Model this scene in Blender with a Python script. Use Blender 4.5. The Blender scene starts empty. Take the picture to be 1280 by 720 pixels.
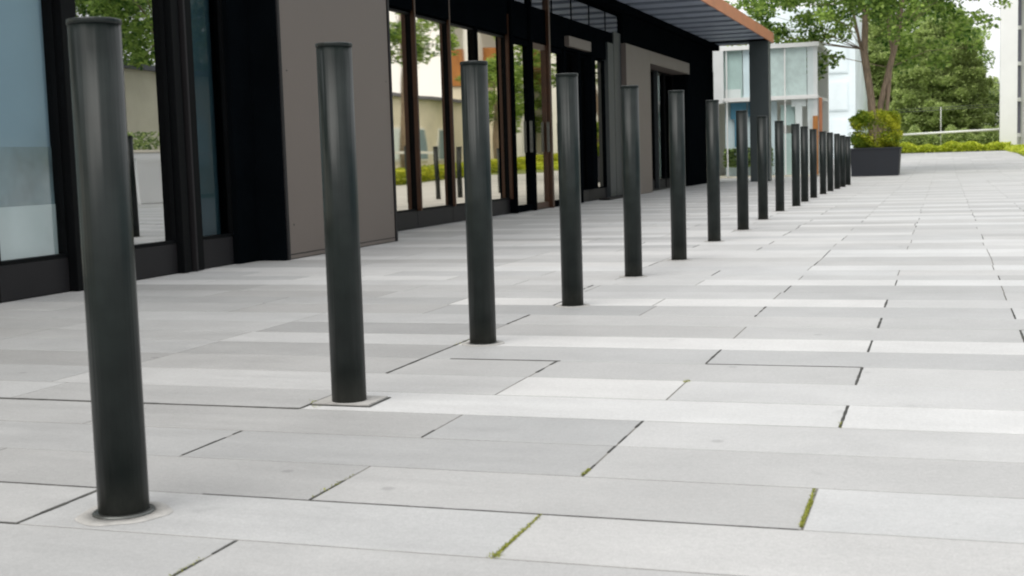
import bpy, bmesh, math, random
import numpy as np
from mathutils import Vector, Matrix
random.seed(7); rng = np.random.default_rng(7)
S = bpy.context.scene
COL = S.collection
# ------------------------------------------------------------------ camera
cd = bpy.data.cameras.new('camera'); cam = bpy.data.objects.new('camera', cd); COL.objects.link(cam)
cd.sensor_width = 36; cd.lens = 1621.794/1280*36; cd.clip_end = 2000; cd.clip_start = .05
def cam_axes(p, r, y):
    cy, sy, cp, sp, cr, sr = math.cos(y), math.sin(y), math.cos(p), math.sin(p), math.cos(r), math.sin(r)
    f = Vector((sy*cp, cy*cp, sp)); rt = Vector((cy, -sy, 0)); up = rt.cross(f)
    return rt*cr+up*sr, -rt*sr+up*cr, f
a_, b_, f_ = cam_axes(math.radians(-5.678), math.radians(-1.766), math.radians(-18.528))
M = Matrix((a_, b_, -f_)).transposed().to_4x4(); M.translation = (0, 0, .673)
cam.matrix_world = M
cd.dof.use_dof = True; cd.dof.focus_distance = 5.0; cd.dof.aperture_fstop = 9
S.camera = cam
# ------------------------------------------------------------------ world, sun, exposure
SUN_EL, SUN_AZ = math.radians(58), math.radians(196)      # azimuth from +Y clockwise: sun stands behind-left
w = bpy.data.worlds.new('World'); S.world = w; w.use_nodes = True
nt = w.node_tree; bg = nt.nodes['Background']
sky = nt.nodes.new('ShaderNodeTexSky'); sky.sky_type = 'NISHITA'; sky.sun_disc = False
sky.sun_elevation = SUN_EL; sky.sun_rotation = SUN_AZ; sky.air_density = 1.2; sky.dust_density = 3.5; sky.ozone_density = 1
hs = nt.nodes.new('ShaderNodeHueSaturation'); hs.inputs['Saturation'].default_value = .22; hs.inputs['Value'].default_value = 1.0
tc = nt.nodes.new('ShaderNodeTexCoord'); nz = nt.nodes.new('ShaderNodeTexNoise'); nz.inputs['Scale'].default_value = 2.2; nz.inputs['Detail'].default_value = 6
cr = nt.nodes.new('ShaderNodeValToRGB'); cr.color_ramp.elements[0].position = .3; cr.color_ramp.elements[1].position = .7
mx = nt.nodes.new('ShaderNodeMix'); mx.data_type = 'RGBA'; mx.inputs[7].default_value = (11.5, 11.6, 11.8, 1)
mt = nt.nodes.new('ShaderNodeMath'); mt.operation = 'MULTIPLY_ADD'; mt.inputs[1].default_value = .4; mt.inputs[2].default_value = .6
L = nt.links.new
L(tc.outputs['Generated'], nz.inputs['Vector']); L(nz.outputs['Fac'], cr.inputs['Fac']); L(cr.outputs['Color'], mt.inputs[0]); L(mt.outputs[0], mx.inputs[0])
L(sky.outputs['Color'], hs.inputs['Color']); L(hs.outputs['Color'], mx.inputs[6]); L(mx.outputs[2], bg.inputs['Color'])
bg.inputs['Strength'].default_value = .12
sd = bpy.data.lights.new('sun', 'SUN'); sd.energy = 2.0; sd.angle = math.radians(45); sd.color = (1, .96, .9)
so = bpy.data.objects.new('sun', sd); COL.objects.link(so)
sdir = Vector((math.sin(SUN_AZ)*math.cos(SUN_EL), math.cos(SUN_AZ)*math.cos(SUN_EL), math.sin(SUN_EL)))
so.rotation_euler = sdir.to_track_quat('Z', 'Y').to_euler(); so.location = sdir*30
S.view_settings.view_transform = 'Standard'; S.view_settings.look = 'None'; S.view_settings.gamma = 1
S.view_settings.use_curve_mapping = False; S.view_settings.exposure = .05
S.cycles.max_bounces = 6; S.cycles.transparent_max_bounces = 12
S.cycles.filter_width = 2.0

# ------------------------------------------------------------------ materials
def lin(h):
    h = h.lstrip('#'); return tuple((int(h[i:i+2], 16)/255)**2.2 for i in (0, 2, 4))
def mat(name, col, rough=.6, metal=0, vary=.12, scale=6, bump=0, bscale=60, spec=.5, stretch=(1, 1, 1)):
    m = bpy.data.materials.new(name); m.use_nodes = True; n = m.node_tree; P = n.nodes['Principled BSDF']
    t = n.nodes.new('ShaderNodeTexCoord'); mp = n.nodes.new('ShaderNodeMapping'); mp.inputs['Scale'].default_value = stretch
    n.links.new(t.outputs['Object'], mp.inputs['Vector'])
    no = n.nodes.new('ShaderNodeTexNoise'); no.inputs['Scale'].default_value = scale; no.inputs['Detail'].default_value = 6; no.inputs['Roughness'].default_value = .6
    n.links.new(mp.outputs['Vector'], no.inputs['Vector'])
    r = n.nodes.new('ShaderNodeValToRGB'); r.color_ramp.elements[0].position = .3; r.color_ramp.elements[1].position = .7
    r.color_ramp.elements[0].color = (*[c*(1-vary) for c in col], 1); r.color_ramp.elements[1].color = (*[min(1, c*(1+vary)) for c in col], 1)
    n.links.new(no.outputs['Fac'], r.inputs['Fac']); n.links.new(r.outputs['Color'], P.inputs['Base Color'])
    P.inputs['Roughness'].default_value = rough; P.inputs['Metallic'].default_value = metal; P.inputs['Specular IOR Level'].default_value = spec
    mr = n.nodes.new('ShaderNodeMapRange'); mr.inputs[3].default_value = max(.02, rough-.08); mr.inputs[4].default_value = min(1, rough+.08)
    n.links.new(no.outputs['Fac'], mr.inputs[0]); n.links.new(mr.outputs[0], P.inputs['Roughness'])
    if bump:
        nb = n.nodes.new('ShaderNodeTexNoise'); nb.inputs['Scale'].default_value = bscale; nb.inputs['Detail'].default_value = 4
        n.links.new(mp.outputs['Vector'], nb.inputs['Vector'])
        bm = n.nodes.new('ShaderNodeBump'); bm.inputs['Strength'].default_value = bump; bm.inputs['Distance'].default_value = .01
        n.links.new(nb.outputs['Fac'], bm.inputs['Height']); n.links.new(bm.outputs['Normal'], P.inputs['Normal'])
    return m
def glass(name, tint, ior=2.2, rough=.005, ripple=.0, coat=0, gcol=(.95, .97, .97)):
    m = bpy.data.materials.new(name); m.use_nodes = True; n = m.node_tree; n.nodes.clear()
    o = n.nodes.new('ShaderNodeOutputMaterial'); mixs = n.nodes.new('ShaderNodeMixShader'); tr = n.nodes.new('ShaderNodeBsdfTransparent'); gl = n.nodes.new('ShaderNodeBsdfGlossy')
    fr = n.nodes.new('ShaderNodeFresnel'); fr.inputs['IOR'].default_value = ior
    tr.inputs['Color'].default_value = (*[c**.5 for c in tint], 1); gl.inputs['Roughness'].default_value = rough; gl.inputs['Color'].default_value = (*gcol, 1)
    if ripple:
        t = n.nodes.new('ShaderNodeTexCoord'); no = n.nodes.new('ShaderNodeTexNoise'); no.inputs['Scale'].default_value = 1.3; no.inputs['Detail'].default_value = 1
        b = n.nodes.new('ShaderNodeBump'); b.inputs['Strength'].default_value = ripple; b.inputs['Distance'].default_value = .02
        n.links.new(t.outputs['Object'], no.inputs['Vector']); n.links.new(no.outputs['Fac'], b.inputs['Height'])
        n.links.new(b.outputs['Normal'], gl.inputs['Normal'])
    mm = n.nodes.new('ShaderNodeMath'); mm.operation = 'MAXIMUM'; mm.inputs[1].default_value = coat; n.links.new(fr.outputs[0], mm.inputs[0]); ge = n.nodes.new('ShaderNodeNewGeometry'); m2 = n.nodes.new('ShaderNodeMath'); m2.operation = 'SUBTRACT'; m2.inputs[0].default_value = 1; n.links.new(ge.outputs['Backfacing'], m2.inputs[1]); m3 = n.nodes.new('ShaderNodeMath'); m3.operation = 'MULTIPLY'; n.links.new(mm.outputs[0], m3.inputs[0]); n.links.new(m2.outputs[0], m3.inputs[1]); n.links.new(m3.outputs[0], mixs.inputs[0]); n.links.new(tr.outputs[0], mixs.inputs[1]); n.links.new(gl.outputs[0], mixs.inputs[2]); n.links.new(mixs.outputs[0], o.inputs[0])
    return m
def slab_mat():
    m = bpy.data.materials.new('granite_slab'); m.use_nodes = True; n = m.node_tree; P = n.nodes['Principled BSDF']; k = n.links.new
    at = n.nodes.new('ShaderNodeAttribute'); at.attribute_name = 'tone'
    g = n.nodes.new('ShaderNodeNewGeometry')
    fine = n.nodes.new('ShaderNodeTexNoise'); fine.inputs['Scale'].default_value = 260; fine.inputs['Detail'].default_value = 3
    mid = n.nodes.new('ShaderNodeTexNoise'); mid.inputs['Scale'].default_value = 7; mid.inputs['Detail'].default_value = 8; mid.inputs['Roughness'].default_value = .65
    big = n.nodes.new('ShaderNodeTexNoise'); big.inputs['Scale'].default_value = .9; big.inputs['Detail'].default_value = 4
    mp = n.nodes.new('ShaderNodeMapping'); mp.inputs['Scale'].default_value = (.35, 2.2, 1)
    k(g.outputs['Position'], mp.inputs['Vector'])
    k(g.outputs['Position'], fine.inputs['Vector']); k(mp.outputs['Vector'], mid.inputs['Vector']); k(g.outputs['Position'], big.inputs['Vector'])
    def mr(src, lo, hi, a=.3, b=.7):
        q = n.nodes.new('ShaderNodeMapRange'); q.inputs[1].default_value = a; q.inputs[2].default_value = b; q.inputs[3].default_value = lo; q.inputs[4].default_value = hi; k(src, q.inputs[0]); return q.outputs[0]
    def mul(a, b):
        q = n.nodes.new('ShaderNodeMath'); q.operation = 'MULTIPLY'; k(a, q.inputs[0]); k(b, q.inputs[1]); return q.outputs[0]
    v = mul(mul(mr(fine.outputs['Fac'], .9, 1.1), mr(mid.outputs['Fac'], .955, 1.045)), mr(big.outputs['Fac'], .95, 1.04))
    sp = n.nodes.new('ShaderNodeTexNoise'); sp.inputs['Scale'].default_value = 75; sp.inputs['Detail'].default_value = 6; sp.inputs['Roughness'].default_value = .75; k(g.outputs['Position'], sp.inputs['Vector'])
    v = mul(v, mr(sp.outputs['Fac'], .90, 1.08))
    s2 = n.nodes.new('ShaderNodeTexNoise'); s2.inputs['Scale'].default_value = 2.6; s2.inputs['Detail'].default_value = 9; s2.inputs['Roughness'].default_value = .7; k(g.outputs['Position'], s2.inputs['Vector'])
    v = mul(v, mr(s2.outputs['Fac'], .91, 1.05))
    gv = n.nodes.new('ShaderNodeTexVoronoi'); gv.inputs['Scale'].default_value = 3.1; k(g.outputs['Position'], gv.inputs['Vector'])
    v = mul(v, mr(gv.outputs['Distance'], .80, 1, .035, .06))
    # spots: small dark stains
    vo = n.nodes.new('ShaderNodeTexNoise'); vo.inputs['Scale'].default_value = 9; vo.inputs['Detail'].default_value = 5; k(g.outputs['Position'], vo.inputs['Vector'])
    v = mul(v, mr(vo.outputs['Fac'], 1, .86, .68, .78))
    vm = n.nodes.new('ShaderNodeVectorMath'); vm.operation = 'SCALE'; k(at.outputs['Color'], vm.inputs[0]); k(v, vm.inputs['Scale'])
    k(vm.outputs[0], P.inputs['Base Color']); P.inputs['Roughness'].default_value = .62; P.inputs['Specular IOR Level'].default_value = .35
    k(mr(mid.outputs['Fac'], .5, .72), P.inputs['Roughness'])
    b = n.nodes.new('ShaderNodeBump'); b.inputs['Strength'].default_value = .12; b.inputs['Distance'].default_value = .003; k(fine.outputs['Fac'], b.inputs['Height']); k(b.outputs[0], P.inputs['Normal'])
    return m
def leaf_mat(name, dark, light, trans=.3):
    m = bpy.data.materials.new(name); m.use_nodes = True; n = m.node_tree; n.nodes.clear(); k = n.links.new
    o = n.nodes.new('ShaderNodeOutputMaterial'); at = n.nodes.new('ShaderNodeAttribute'); at.attribute_name = 'tone'
    r = n.nodes.new('ShaderNodeValToRGB'); r.color_ramp.elements[0].color = (*dark, 1); r.color_ramp.elements[1].color = (*light, 1)
    k(at.outputs['Fac'], r.inputs['Fac'])
    P = n.nodes.new('ShaderNodeBsdfPrincipled'); P.inputs['Roughness'].default_value = .5; k(r.outputs['Color'], P.inputs['Base Color'])
    T = n.nodes.new('ShaderNodeBsdfTranslucent'); k(r.outputs['Color'], T.inputs['Color']); mxx = n.nodes.new('ShaderNodeMixShader'); mxx.inputs[0].default_value = trans
    k(P.outputs[0], mxx.inputs[1]); k(T.outputs[0], mxx.inputs[2]); k(mxx.outputs[0], o.inputs[0]); return m

def paint_mat():
    m = bpy.data.materials.new('charcoal_powder_coat'); m.use_nodes = True; n = m.node_tree; P = n.nodes['Principled BSDF']; k = n.links.new
    t = n.nodes.new('ShaderNodeTexCoord'); mp = n.nodes.new('ShaderNodeMapping'); mp.inputs['Scale'].default_value = (1, 1, .02); k(t.outputs['Object'], mp.inputs['Vector'])
    a = n.nodes.new('ShaderNodeTexNoise'); a.inputs['Scale'].default_value = 62; a.inputs['Detail'].default_value = 1.5; k(mp.outputs[0], a.inputs['Vector'])
    b = n.nodes.new('ShaderNodeTexNoise'); b.inputs['Scale'].default_value = 14; b.inputs['Detail'].default_value = 6; k(t.outputs['Object'], b.inputs['Vector'])
    r = n.nodes.new('ShaderNodeValToRGB'); r.color_ramp.elements[0].color = (.0068, .0103, .0096, 1); r.color_ramp.elements[1].color = (.0115, .0165, .0152, 1); r.color_ramp.elements[0].position = .35; r.color_ramp.elements[1].position = .65
    k(b.outputs['Fac'], r.inputs['Fac'])
    sx = n.nodes.new('ShaderNodeSeparateXYZ'); k(t.outputs['Object'], sx.inputs[0])
    zz = n.nodes.new('ShaderNodeMapRange'); zz.inputs[1].default_value = .0; zz.inputs[2].default_value = .09; zz.inputs[3].default_value = .5; zz.inputs[4].default_value = .0; k(sx.outputs['Z'], zz.inputs[0])
    sc = n.nodes.new('ShaderNodeTexNoise'); sc.inputs['Scale'].default_value = 45; sc.inputs['Detail'].default_value = 8; sc.inputs['Roughness'].default_value = .8; k(t.outputs['Object'], sc.inputs['Vector'])
    s2 = n.nodes.new('ShaderNodeMapRange'); s2.inputs[1].default_value = .66; s2.inputs[2].default_value = .76; s2.inputs[4].default_value = .35; k(sc.outputs['Fac'], s2.inputs[0])
    dm = n.nodes.new('ShaderNodeMath'); dm.operation = 'MULTIPLY'; k(zz.outputs[0], dm.inputs[0]); k(sc.outputs['Fac'], dm.inputs[1])
    da = n.nodes.new('ShaderNodeMath'); da.operation = 'ADD'; da.use_clamp = True; k(dm.outputs[0], da.inputs[0]); k(s2.outputs[0], da.inputs[1])
    dx = n.nodes.new('ShaderNodeMix'); dx.data_type = 'RGBA'; dx.inputs[7].default_value = (.13, .125, .11, 1); k(da.outputs[0], dx.inputs[0]); k(r.outputs['Color'], dx.inputs[6]); k(dx.outputs[2], P.inputs['Base Color'])
    mr = n.nodes.new('ShaderNodeMapRange'); mr.inputs[1].default_value = .35; mr.inputs[2].default_value = .65; mr.inputs[3].default_value = .28; mr.inputs[4].default_value = .45; k(a.outputs['Fac'], mr.inputs[0]); k(mr.outputs[0], P.inputs['Roughness'])
    P.inputs['Specular IOR Level'].default_value = .26
    bp = n.nodes.new('ShaderNodeBump'); bp.inputs['Strength'].default_value = 1.0; bp.inputs['Distance'].default_value = .0032; k(a.outputs['Fac'], bp.inputs['Height']); k(bp.outputs[0], P.inputs['Normal'])
    return m
M_ = dict(
 slab=slab_mat(),
 grout=mat('joint_grout', (.15, .145, .13), .95, vary=.55, scale=9, bump=.3),
 deep=mat('open_joint', (.05, .05, .045), .9, vary=.6, scale=14),
 paint=paint_mat(),
 steel=mat('dull_steel', (.10, .105, .10), .4, metal=.7, vary=.25, scale=30),
 mortar=mat('pale_mortar', (.37, .362, .345), .9, vary=.16, scale=40, bump=.3, bscale=120),
 brown=mat('brown_grey_panel', (.133, .108, .093), .5, vary=.05, scale=1.5),
 black=mat('black_metal', (.0025, .0035, .0045), .6, vary=.2, scale=3, spec=0),
 frame=mat('dark_frame', (.004, .0045, .005), .5, vary=.15, scale=4, spec=.05),
 kick=mat('dark_kick_plate', (.014, .013, .014), .55, vary=.15, scale=3, spec=.2),
 bronze=mat('bronze_mullion', (.05, .018, .006), .45, metal=.2, vary=.3, scale=4),
 greym=mat('grey_metal_panel', (.028, .034, .036), .5, vary=.1, scale=2),
 copper=mat('copper_fascia', (.62, .26, .14), .5, metal=.35, vary=.12, scale=2),
 soffit=mat('slate_soffit_board', (.27, .31, .39), .5, vary=.08, scale=2),
 gap=mat('black_gap', (.008, .009, .013), .8, spec=0),
 backing=mat('blue_grey_backing', (.22, .31, .36), .8, vary=.06, scale=1),  # blind colour, also the painted facade reflection behind the first pane
 pale_refl=mat('pale_paving_reflection', (.52, .58, .56), .8, vary=.1, scale=3),  # colour of the pale paving as reflected in the pane
 dark_refl=mat('dull_green_grey_reflection', (.16, .22, .23), .8, vary=.35, scale=5),  # colour of the darker ground reflection in the pane
 inner=mat('dark_interior', (.03, .028, .026), .8, vary=.2, scale=1),
 timber=mat('orange_timber', (.42, .17, .04), .5, vary=.3, scale=3, stretch=(6, 6, .6)),
 glass=glass('dark_reflective_glass', (.22, .25, .26), 3.6, ripple=.06, rough=.02, coat=.88, gcol=(1, .93, .80)),
 glassd=glass('smoked_glass', (.30, .38, .40), 1.22, ripple=.02),
 glassp=glass('pale_green_glass', (.93, .97, .97), 1.15, .02),
 glassl=glass('tinted_window_glass', (.45, .5, .52), 2.3, ripple=.05, coat=.5),
 glassb=glass('hazy_window_glass', (.85, .9, .92), 1.5, rough=.12, ripple=.05, coat=.22),
 white=mat('white_render', (.80, .80, .79), .7, vary=.04, scale=1),
 pier=mat('pale_grey_concrete', (.72, .74, .74), .8, vary=.06, scale=2),
 cream=mat('cream_wall', (.80, .74, .62), .8, vary=.1, scale=1.2),
 paleb=mat('pale_blue_panel', (.76, .84, .88), .5, vary=.12, scale=.8),
 teal=mat('teal_grey_panel', (.50, .61, .58), .4, vary=.15, scale=1.5),
 blue=mat('blue_panel', (.10, .26, .38), .5, vary=.25, scale=2),
 planter=mat('charcoal_planter', (.008, .0105, .016), .6, vary=.15, scale=5, bump=.15, bscale=90),
 soil=mat('dark_soil', (.04, .03, .02), .95, vary=.4, scale=20, bump=.6),
 bark=mat('brown_bark', (.27, .20, .145), .85, vary=.45, scale=9, bump=.7, bscale=20, stretch=(3, 3, .5)),
 grass=mat('lawn_soil', (.12, .15, .02), .95, vary=.35, scale=3, bump=.5),
 earth=mat('far_ground', (.16, .17, .09), .95, vary=.2, scale=.2),
 roof=mat('grey_roof', (.16, .16, .2), .7),
 leaf=leaf_mat('broad_leaf', (.03, .11, .012), (.58, .76, .18), .55),
 leafc=leaf_mat('needle_leaf', (.03, .09, .018), (.68, .80, .30), .5),
 leafy=leaf_mat('yellow_green_leaf', (.10, .20, .01), (.62, .62, .045), .4),
 leafg=leaf_mat('lawn_leaf', (.28, .38, .012), (.80, .82, .09), .4),
 moss=leaf_mat('moss_leaf', (.14, .17, .02), (.50, .50, .08), .3),
)
# ------------------------------------------------------------------ mesh helpers
def link(o, parent=None, label=None, cat=None, group=None, kind=None):
    COL.objects.link(o)
    if parent is not None: o.parent = parent
    if label: o['label'] = label
    if cat: o['category'] = cat
    if group: o['group'] = group
    if kind: o['kind'] = kind
    return o
def empty(name, loc, label, cat, group=None, rz=0):
    o = bpy.data.objects.new(name, None); o.location = loc; o.rotation_euler.z = rz; o.empty_display_size = .2
    return link(o, None, label, cat, group)
class MB:
    def __init__(s): s.bm = bmesh.new(); s.mi = 0
    def box(s, x0, x1, y0, y1, z0, z1, bev=0):
        r = bmesh.ops.create_cube(s.bm, size=1, matrix=Matrix.LocRotScale(((x0+x1)/2, (y0+y1)/2, (z0+z1)/2), None, (abs(x1-x0), abs(y1-y0), abs(z1-z0))))
        fs = list({f for v in r['verts'] for f in v.link_faces})
        for f in fs: f.material_index = s.mi
        if bev:
            es = list({e for v in r['verts'] for e in v.link_edges})
            b = bmesh.ops.bevel(s.bm, geom=es, offset=bev, segments=2, affect='EDGES')
            for f in b['faces']: f.material_index = s.mi
        return s
    def prism(s, pts, z0, z1):
        lo = [s.bm.verts.new((x, y, z0)) for x, y in pts]; hi = [s.bm.verts.new((x, y, z1)) for x, y in pts]
        n = len(pts); fs = [s.bm.faces.new(hi), s.bm.faces.new(lo[::-1])]
        for i in range(n): fs.append(s.bm.faces.new((lo[i], lo[(i+1) % n], hi[(i+1) % n], hi[i])))
        for f in fs: f.material_index = s.mi
        return s
    def lathe(s, prof, seg=48, c=(0, 0), smooth=True):
        rings = []
        for r, z in prof:
            rings.append([s.bm.verts.new((c[0]+r*math.cos(2*math.pi*i/seg), c[1]+r*math.sin(2*math.pi*i/seg), z)) for i in range(seg)] if r > 1e-6 else [s.bm.verts.new((c[0], c[1], z))])
        for A, B in zip(rings, rings[1:]):
            for i in range(seg):
                j = (i+1) % seg
                if len(A) == 1: f = s.bm.faces.new((A[0], B[i], B[j])) if len(B) > 1 else None
                elif len(B) == 1: f = s.bm.faces.new((A[i], A[j], B[0]))
                else: f = s.bm.faces.new((A[i], A[j], B[j], B[i]))
                if f: f.material_index = s.mi; f.smooth = smooth
        return s
    def tube(s, pts, radii, seg=8):
        pts = [Vector(p) for p in pts]; rings = []
        for i, p in enumerate(pts):
            d = (pts[min(i+1, len(pts)-1)]-pts[max(i-1, 0)]).normalized()
            u = d.cross(Vector((.31, .9, .17))).normalized(); v = d.cross(u)
            r = radii[i]*(1+random.uniform(-.06, .06))
            rings.append([s.bm.verts.new(p+(u*math.cos(2*math.pi*k/seg)+v*math.sin(2*math.pi*k/seg))*r) for k in range(seg)])
        for A, B in zip(rings, rings[1:]):
            for i in range(seg):
                f = s.bm.faces.new((A[i], A[(i+1) % seg], B[(i+1) % seg], B[i])); f.smooth = True; f.material_index = s.mi
        s.bm.faces.new(rings[0][::-1]); s.bm.faces.new(rings[-1]); return s
    def build(s, name, mats, parent=None, **kw):
        bmesh.ops.recalc_face_normals(s.bm, faces=s.bm.faces)
        me = bpy.data.meshes.new(name); s.bm.to_mesh(me); s.bm.free()
        for m in (mats if isinstance(mats, (list, tuple)) else [mats]): me.materials.append(m)
        return link(bpy.data.objects.new(name, me), parent, **kw)
def arr_mesh(name, V, Fc, mats, tone=None, parent=None, smooth=False, **kw):
    me = bpy.data.meshes.new(name); nf, k = Fc.shape
    me.vertices.add(len(V)); me.vertices.foreach_set('co', V.astype(np.float32).ravel())
    me.loops.add(nf*k); me.loops.foreach_set('vertex_index', Fc.astype(np.int32).ravel())
    me.polygons.add(nf); me.polygons.foreach_set('loop_start', (np.arange(nf)*k).astype(np.int32))
    me.update(calc_edges=True)
    if tone is not None:
        if tone.ndim == 1:
            a = me.attributes.new('tone', 'FLOAT', 'FACE'); a.data.foreach_set('value', tone.astype(np.float32))
        else:
            a = me.attributes.new('tone', 'FLOAT_COLOR', 'FACE'); a.data.foreach_set('color', np.hstack([tone, np.ones((nf, 1))]).astype(np.float32).ravel())
    for m in mats: me.materials.append(m)
    me.validate(); me.shade_flat(); return link(bpy.data.objects.new(name, me), parent, **kw)
def leaf_arrays(P, size, up=.5, aspect=.55, tone=None):
    n = len(P); nrm = rng.normal(size=(n, 3)); nrm[:, 2] = np.abs(nrm[:, 2])+up; nrm /= np.linalg.norm(nrm, axis=1)[:, None]
    t = np.cross(nrm, rng.normal(size=(n, 3))); t /= np.linalg.norm(t, axis=1)[:, None]; b = np.cross(nrm, t)
    s = (size*rng.uniform(.65, 1.25, n))[:, None]
    V = np.stack([P-t*s*.5, P+b*s*.5*aspect+nrm*s*.06, P+t*s*.5, P-b*s*.5*aspect+nrm*s*.06], 1).reshape(-1, 3)
    F = np.arange(4*n).reshape(-1, 4); T = rng.beta(1.6, 2.4, n) if tone is None else tone
    return V, F, T
def leaf_obj(name, P, size, m, parent=None, up=.5, aspect=.55, tone=None, **kw):
    V, F, T = leaf_arrays(np.asarray(P), size, up, aspect, tone); return arr_mesh(name, V, F, [m], T, parent, **kw)

# ------------------------------------------------------------------ ground and paving
def gz(y): return np.clip((np.asarray(y, float)-32)/20, 0, 1)*.42
ys = [-120, 0, 32, 36, 40, 44, 48, 52, 60, 120, 900]; xs = [-600, -60, -14, 0, 14, 60, 600]
V = np.array([(x, y, float(gz(y))-.014) for y in ys for x in xs]); nx = len(xs)
F = np.array([(j*nx+i, j*nx+i+1, (j+1)*nx+i+1, (j+1)*nx+i) for j in range(len(ys)-1) for i in range(nx-1)])
arr_mesh('ground', V, F, [M_['earth']], kind='structure')
yb = [2.02, 2.296, 2.595, 2.891, 3.182, 3.47, 3.778, 4.091, 4.405, 4.675, 5.0, 5.31, 5.665, 5.95, 6.24, 6.57, 6.85, 7.09, 7.40, 7.70]
Y0 = yb[:]
while Y0[-1] < 52: Y0.append(Y0[-1]+.302)
pre = [2.02-.29*k for k in range(1, 22)][::-1]; off = len(pre); Y0 = pre+Y0
OE, EV = -1.216, -1.709                 # the two staggered joint columns, .98 m apart
TN = {'w': .525, 'l': .445, 'm': .385, 'g': .345, 'd': .305, 'n': .41}
explicit = {  # row: joint x list and the tones between them, from x=-3 to x=1.2
 -2: ([-1.709, -.726], 'gnl'), -1: ([-1.216, -.24], 'mnl'), 0: ([-1.705, -.726], 'nnl'), 1: ([-1.216, -.24], 'gml'), 2: ([-1.709, -.726], 'ggm'),
 3: ([-1.216, -.726], 'ggl'), 4: ([-1.700, -.24], 'gww'), 5: ([-2.75, -1.225, -.726], 'gnwl'), 6: ([-1.70, -1.222, -.24], 'gmml'), 7: ([-1.70, -.726, .26], 'dmml'),
 8: ([-2.7, -1.7, -.24], 'gnww'), 9: ([-1.7, -.726, .26], 'dmnm'), 10: ([-1.7, -.236], 'mnm'), 11: ([-1.22, -.736, .26], 'gnml'), 12: ([-1.24, -.24], 'wwl'), 13: ([-1.74, -.74, .255], 'nlmn')}
whites = {15, 18, 21, 22, 25, 28, 32, 35, 38, 41, 45, 48, 51, 55, 58, 62, 65, 69, 72, 76, 80, 84, 88, 92, 96, 100, 105}
VV, FF, TT = [], [], []; JX = {}
def add_slab(x0, x1, y0, y1, tone, ch=.0010):
    z = .0006*random.uniform(.1, 1); b = len(VV)
    for (X0, X1, Ya, Yb, zz) in ((x0, x1, y0, y1, -.013), (x0, x1, y0, y1, -ch*.8), (x0+ch, x1-ch, y0+ch, y1-ch, 0)):
        for x, y in ((X0, Ya), (X1, Ya), (X1, Yb), (X0, Yb)): VV.append((x, y, float(gz(y))+zz+z))
    FF.append((b+8, b+9, b+10, b+11))
    for r in (0, 4):
        for i in range(4): j = (i+1) % 4; FF.append((b+r+i, b+r+j, b+r+4+j, b+r+4+i))
    warm = random.uniform(-.006, .008); c = (tone*(1+warm), tone*(1.002), tone*(.995-warm))
    TT.extend([c]*9)
XL, XR = -5.35, 4.25
for i in range(len(Y0)-1):
    k = i-off; ya, yc = Y0[i], Y0[i+1]
    if k in explicit:
        js, tn = explicit[k]; js = list(js); tn = list(tn)
        while js[0]-.983 > XL: js.insert(0, js[0]-.983); tn.insert(0, random.choice('gmgnd'))
        while js[-1]+.983 < XR: js.append(js[-1]+.983); tn.append('w' if tn[-1] == 'w' else random.choice('lmnl'))
    else:
        base = (OE if k % 2 else EV)+random.choice([0, 0, 0, .0, .49])+random.uniform(-.008, .008)
        n0 = math.ceil((XL-base)/.983+.02); js = []
        x = base+n0*.983
        while x < XR-.05: js.append(x); x += .983
        tn = [('w' if k in whites or (k > 14 and random.random() < .08) else random.choice('lllnnm' if k > 14 else 'nmmg')) for _ in range(len(js)+1)]
        if k in whites:
            for q in range(len(tn)):
                if random.random() < .12: tn[q] = 'l'
    ed = [XL]+js+[XR]; JX[k] = js
    for q in range(len(ed)-1):
        t = TN[tn[q]]*random.uniform(.965, 1.035)
        g = random.choice((.0016, .0024, .0034))
        add_slab(ed[q]+.0024, ed[q+1]-.0024, ya+g, yc-.0018, t)
pv = arr_mesh('pavement', np.array(VV), np.array(FF), [M_['slab']], np.array(TT), kind='structure')
# bedding sheet under the slabs shows in the joints
V = np.array([(x, y, float(gz(y))-.0003) for y in (-5, 32, 36, 40, 44, 48, 52.2) for x in (XL, XR)])
F = np.array([(2*j, 2*j+1, 2*j+3, 2*j+2) for j in range(6)])
arr_mesh('pavement_bed', V, F, [M_['grout']], kind='structure')
# wide open joints where the mortar has gone
mb = MB()
def joint(x0, y0, x1, y1, wd, br=1.0):
    n = max(1, int(math.hypot(x1-x0, y1-y0)/.035)); 
    for i in range(n):
        if random.random() > br: continue
        a, b = i/n, (i+1)/n; ww = wd*random.uniform(.7, 1.15)
        if abs(x1-x0) < abs(y1-y0): xx = x0+(x1-x0)*a; mb.box(xx-ww/2, xx+ww/2, y0+(y1-y0)*a, y0+(y1-y0)*b, -.004, .0012+random.uniform(0, .0005))
        else: yy = y0+(y1-y0)*a; mb.box(x0+(x1-x0)*a, x0+(x1-x0)*b, yy-ww/2, yy+ww/2, -.004, .0012+random.uniform(0, .0005))
joint(-4.2, 3.182, -1.70, 3.182, .017); joint(-1.70, 3.19, -1.70, 3.46, .011); joint(-3.2, 2.296, -1.62, 2.296, .006)
joint(-1.703, 2.02, -1.703, 2.29, .011); joint(-3.2, 2.02, -1.70, 2.02, .008); joint(-1.70, 3.78, -1.70, 4.66, .009, .95)
joint(-1.6, 4.091, -1.21, 4.091, .011); joint(-.726, 4.405, -.24, 4.091, .0, 0) if False else None
joint(-.726, 4.11, -.726, 4.40, .008); joint(-.24, 3.79, -.24, 4.085, .008); joint(-.726, 4.091, -.24, 4.091, .0065); joint(-.24, 3.19, -.24, 3.465, .008)
joint(-.24, 4.41, -.24, 4.67, .007); joint(-.236, 5.01, -.236, 5.30, .009); joint(-.24, 5.67, -.24, 5.945, .009)
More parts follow.
